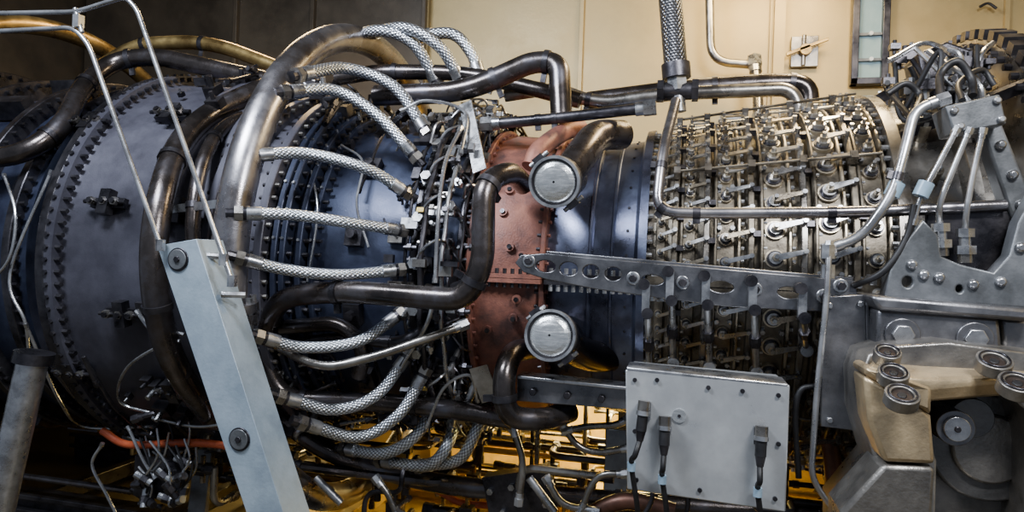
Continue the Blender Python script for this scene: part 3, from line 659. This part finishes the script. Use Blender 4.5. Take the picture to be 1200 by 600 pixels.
for i in range(14):
    x=-.9+i*.33+random.uniform(-.1,.1); yy=random.uniform(-.6,1.2); mb.tube([(x,yy,-3.3),(x,yy,-1.5)],random.choice([.02,.03]),random.choice(['iron','warmsteel']),8)
mb.obj('underside_piping',SK)
for pts in ([(655,490),(675,520),(700,530),(740,525)],[(660,505),(690,500),(720,498),(738,490)],[(440,560),(455,580),(468,610)],[(640,560),(660,590),(700,600)],[(600,500),(612,540),(608,590)],[(680,600),(700,560),(735,555)]):
    pipe('hydraulic_tube','warmsteel',4,[(a,b,-1.5) for a,b in pts],sm=True,nuts=True)
mb=MB()
for a,b in(((370,560),(400,590)),((620,560),(650,600)),((560,440),(545,480))):
    p=W(*a,-1.5);q=W(*b,-1.5); mb.cyl(p,q,.04,'steel'); 
mb.hexa([W(565,560,-1.2),W(640,548,-1.2),W(650,600,-1.2),W(575,612,-1.2)],(0,.2,0),'iron'); mb.hexa([W(430,525,.2),W(480,520,.2),W(470,575,.2),W(420,580,.2)],(0,.2,0),'yellowlight_tags')  # yellow sheet carries warm light in its colour
for px,py in((575,575),(600,570),(625,566),(640,590),(590,600)): c=W(px,py,-1.2); mb.cyl(c-V((0,.05,0)),c,.035,'steel',seg=6)
mb.obj('underfloor_valve_assembly',SK)

# ---------- room
def wall(name,q,t,mat): mb=MB(); mb.hexa(q,t,mat); return mb.obj(name)
wall('floor',[(-10,-10,FZ),(8,-10,FZ),(8,3.7,FZ),(-10,3.7,FZ)],(0,0,-.2),'floorpaint')
wall('wall_back',[(-10,3.5,FZ),(8,3.5,FZ),(8,3.5,6),(-10,3.5,6)],(0,.2,0),'wallpaint')
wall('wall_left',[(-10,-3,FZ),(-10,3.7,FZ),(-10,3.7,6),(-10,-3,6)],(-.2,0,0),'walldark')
wall('wall_right',[(8,-6,FZ),(8,3.7,FZ),(8,3.7,6),(8,-6,6)],(.2,0,0),'wallpaint')
wall('ceiling',[(-10,-4,6),(8,-4,6),(8,3.7,6),(-10,3.7,6)],(0,0,.2),'walldark')
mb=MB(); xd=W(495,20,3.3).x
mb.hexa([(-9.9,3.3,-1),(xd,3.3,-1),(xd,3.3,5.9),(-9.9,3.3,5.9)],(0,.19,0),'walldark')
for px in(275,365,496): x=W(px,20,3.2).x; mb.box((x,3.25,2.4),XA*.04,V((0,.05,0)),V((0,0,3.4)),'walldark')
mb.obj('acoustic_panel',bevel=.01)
mb=MB(); mb.box((2.6,3.44,-2.6),XA*4.8,V((0,.05,0)),V((0,0,.85)),'yellowlight_tags'); mb.obj('yellow_light_slab')  # added slab: warm light on the lower wall painted yellow
mb=MB()
for px in(682,905,1180):
    x=W(px,20,3.45).x; mb.box((x,3.46,1.2),XA*.03,V((0,.03,0)),V((0,0,4.6)),'wallpaint')
x=W(905,20,3.3).x; mb.box((x+.12,3.4,1.2),XA*.08,V((0,.08,0)),V((0,0,4.6)),'wallpaint')
mb.obj('trim_1')
WN=empty('window_1'); mb=MB(); YW=3.42
a=W(1006,-30,YW); b=W(1032,94,YW)
cx,cz,hx,hz=(a.x+b.x)/2,(a.z+b.z)/2,(b.x-a.x)/2,(a.z-b.z)/2
for s in(-1,1):
    mb.box((cx+s*(hx+.03),YW-.04,cz),XA*.05,V((0,.08,0)),V((0,0,hz+.08)),'iron'); mb.box((cx,YW-.04,cz+s*(hz+.03)),XA*(hx+.08),V((0,.08,0)),V((0,0,.05)),'iron')
mb.obj('frame',WN,bevel=.01)
mb=MB(); mb.box((cx,YW,cz),XA*hx,V((0,.02,0)),V((0,0,hz)),'glassblue'); mb.obj('pane',WN)
mb=MB()
for py in(40,70): c=W(1020,py,YW-.05); mb.box(c,XA*hx,V((0,.02,0)),V((0,0,.02)),'greypaint'); mb.cyl(c-V((0,.06,0)),c,.03,'alu')
mb.obj('gauge_rails',WN)
LV=MB(); c=W(943,60,3.4); LV.box(c+V((0,.03,0)),XA*.2,V((0,.03,0)),V((0,0,.24)),'warmsteel'); LV.cyl(c-V((0,.12,0)),c,.09,'brass',seg=20)
p=c-V((0,.12,0)); LV.hexa([p+V((-.28,0,-.10)),p+V((.32,0,.12)),p+V((.32,0,.17)),p+V((-.28,0,-.04))],(0,.04,0),'brass'); LV.cyl(c+V((-.02,-.05,.24)),c+V((-.02,-.05,-.24)),.03,'warmsteel')
LV.obj('door_latch',bevel=.008)
mb=MB(); q=[W(1148,8,3.35),W(1158,4,3.35),W(1168,10,3.35)]; mb.tube(cat(q),.02,'black',8); mb.obj('wall_hook')
mb=MB(); mb.tube([rp(-6.6,.3+ i*.05,3.15) for i in range(50)],.12,'brass',16); mb.obj('exhaust_duct_ring')

# ---------- lights
def area(name,loc,tgt,size,en,col,sy=None):
    l=bpy.data.lights.new(name,'AREA'); l.energy=en; l.color=col; l.size=size
    if sy: l.shape='RECTANGLE'; l.size_y=sy
    o=bpy.data.objects.new(name,l); o.location=loc; o.rotation_euler=(V(tgt)-V(loc)).to_track_quat('-Z','Y').to_euler(); bpy.context.scene.collection.objects.link(o)
area('ceiling_light_cool',(-2.5,-6.0,5.4),(-1,0,0),2.6,1000,(.82,.89,1.0),.9)
area('front_fill_light',(4.5,-6.5,4.4),(3,0,-.3),1.8,580,(.97,.98,1.0),.9)  # added front fill for the near side, not a ceiling fixture
area('wall_lamp_warm',(3.0,1.8,4.8),(2.6,3.5,1.0),2.5,180,(1.0,.74,.34),.6)
area('enclosure_lamp_warm',(4.2,0.6,5.4),(3.4,-.5,1.5),1.2,340,(1.0,.75,.40),.6)
area('enclosure_lamp_rear',(-4.5,1.4,4.8),(-4.5,0,1.5),1.5,110,(1.0,.68,.3),.6)
area('skid_lamp_warm',(1.0,2.2,-1.7),(0.6,1.8,-3.4),3.6,360,(1.0,.74,.26),.5)
area('skid_lamp_left',(-4.2,2.2,-1.9),(-3.5,.3,-3.2),1.2,60,(1.0,.70,.22),.5)
w=bpy.data.worlds.new('world'); bpy.context.scene.world=w; w.use_nodes=True
w.node_tree.nodes['Background'].inputs[0].default_value=(.57,.65,.80,1); w.node_tree.nodes['Background'].inputs[1].default_value=.35

cd=bpy.data.cameras.new('camera'); cd.sensor_width=36; cd.lens=24; cd.clip_end=100
co=bpy.data.objects.new('camera',cd); bpy.context.scene.collection.objects.link(co)
M=Matrix((RT,UP,-D0)).transposed().to_4x4(); M.translation=CAM; co.matrix_world=M
bpy.context.scene.camera=co
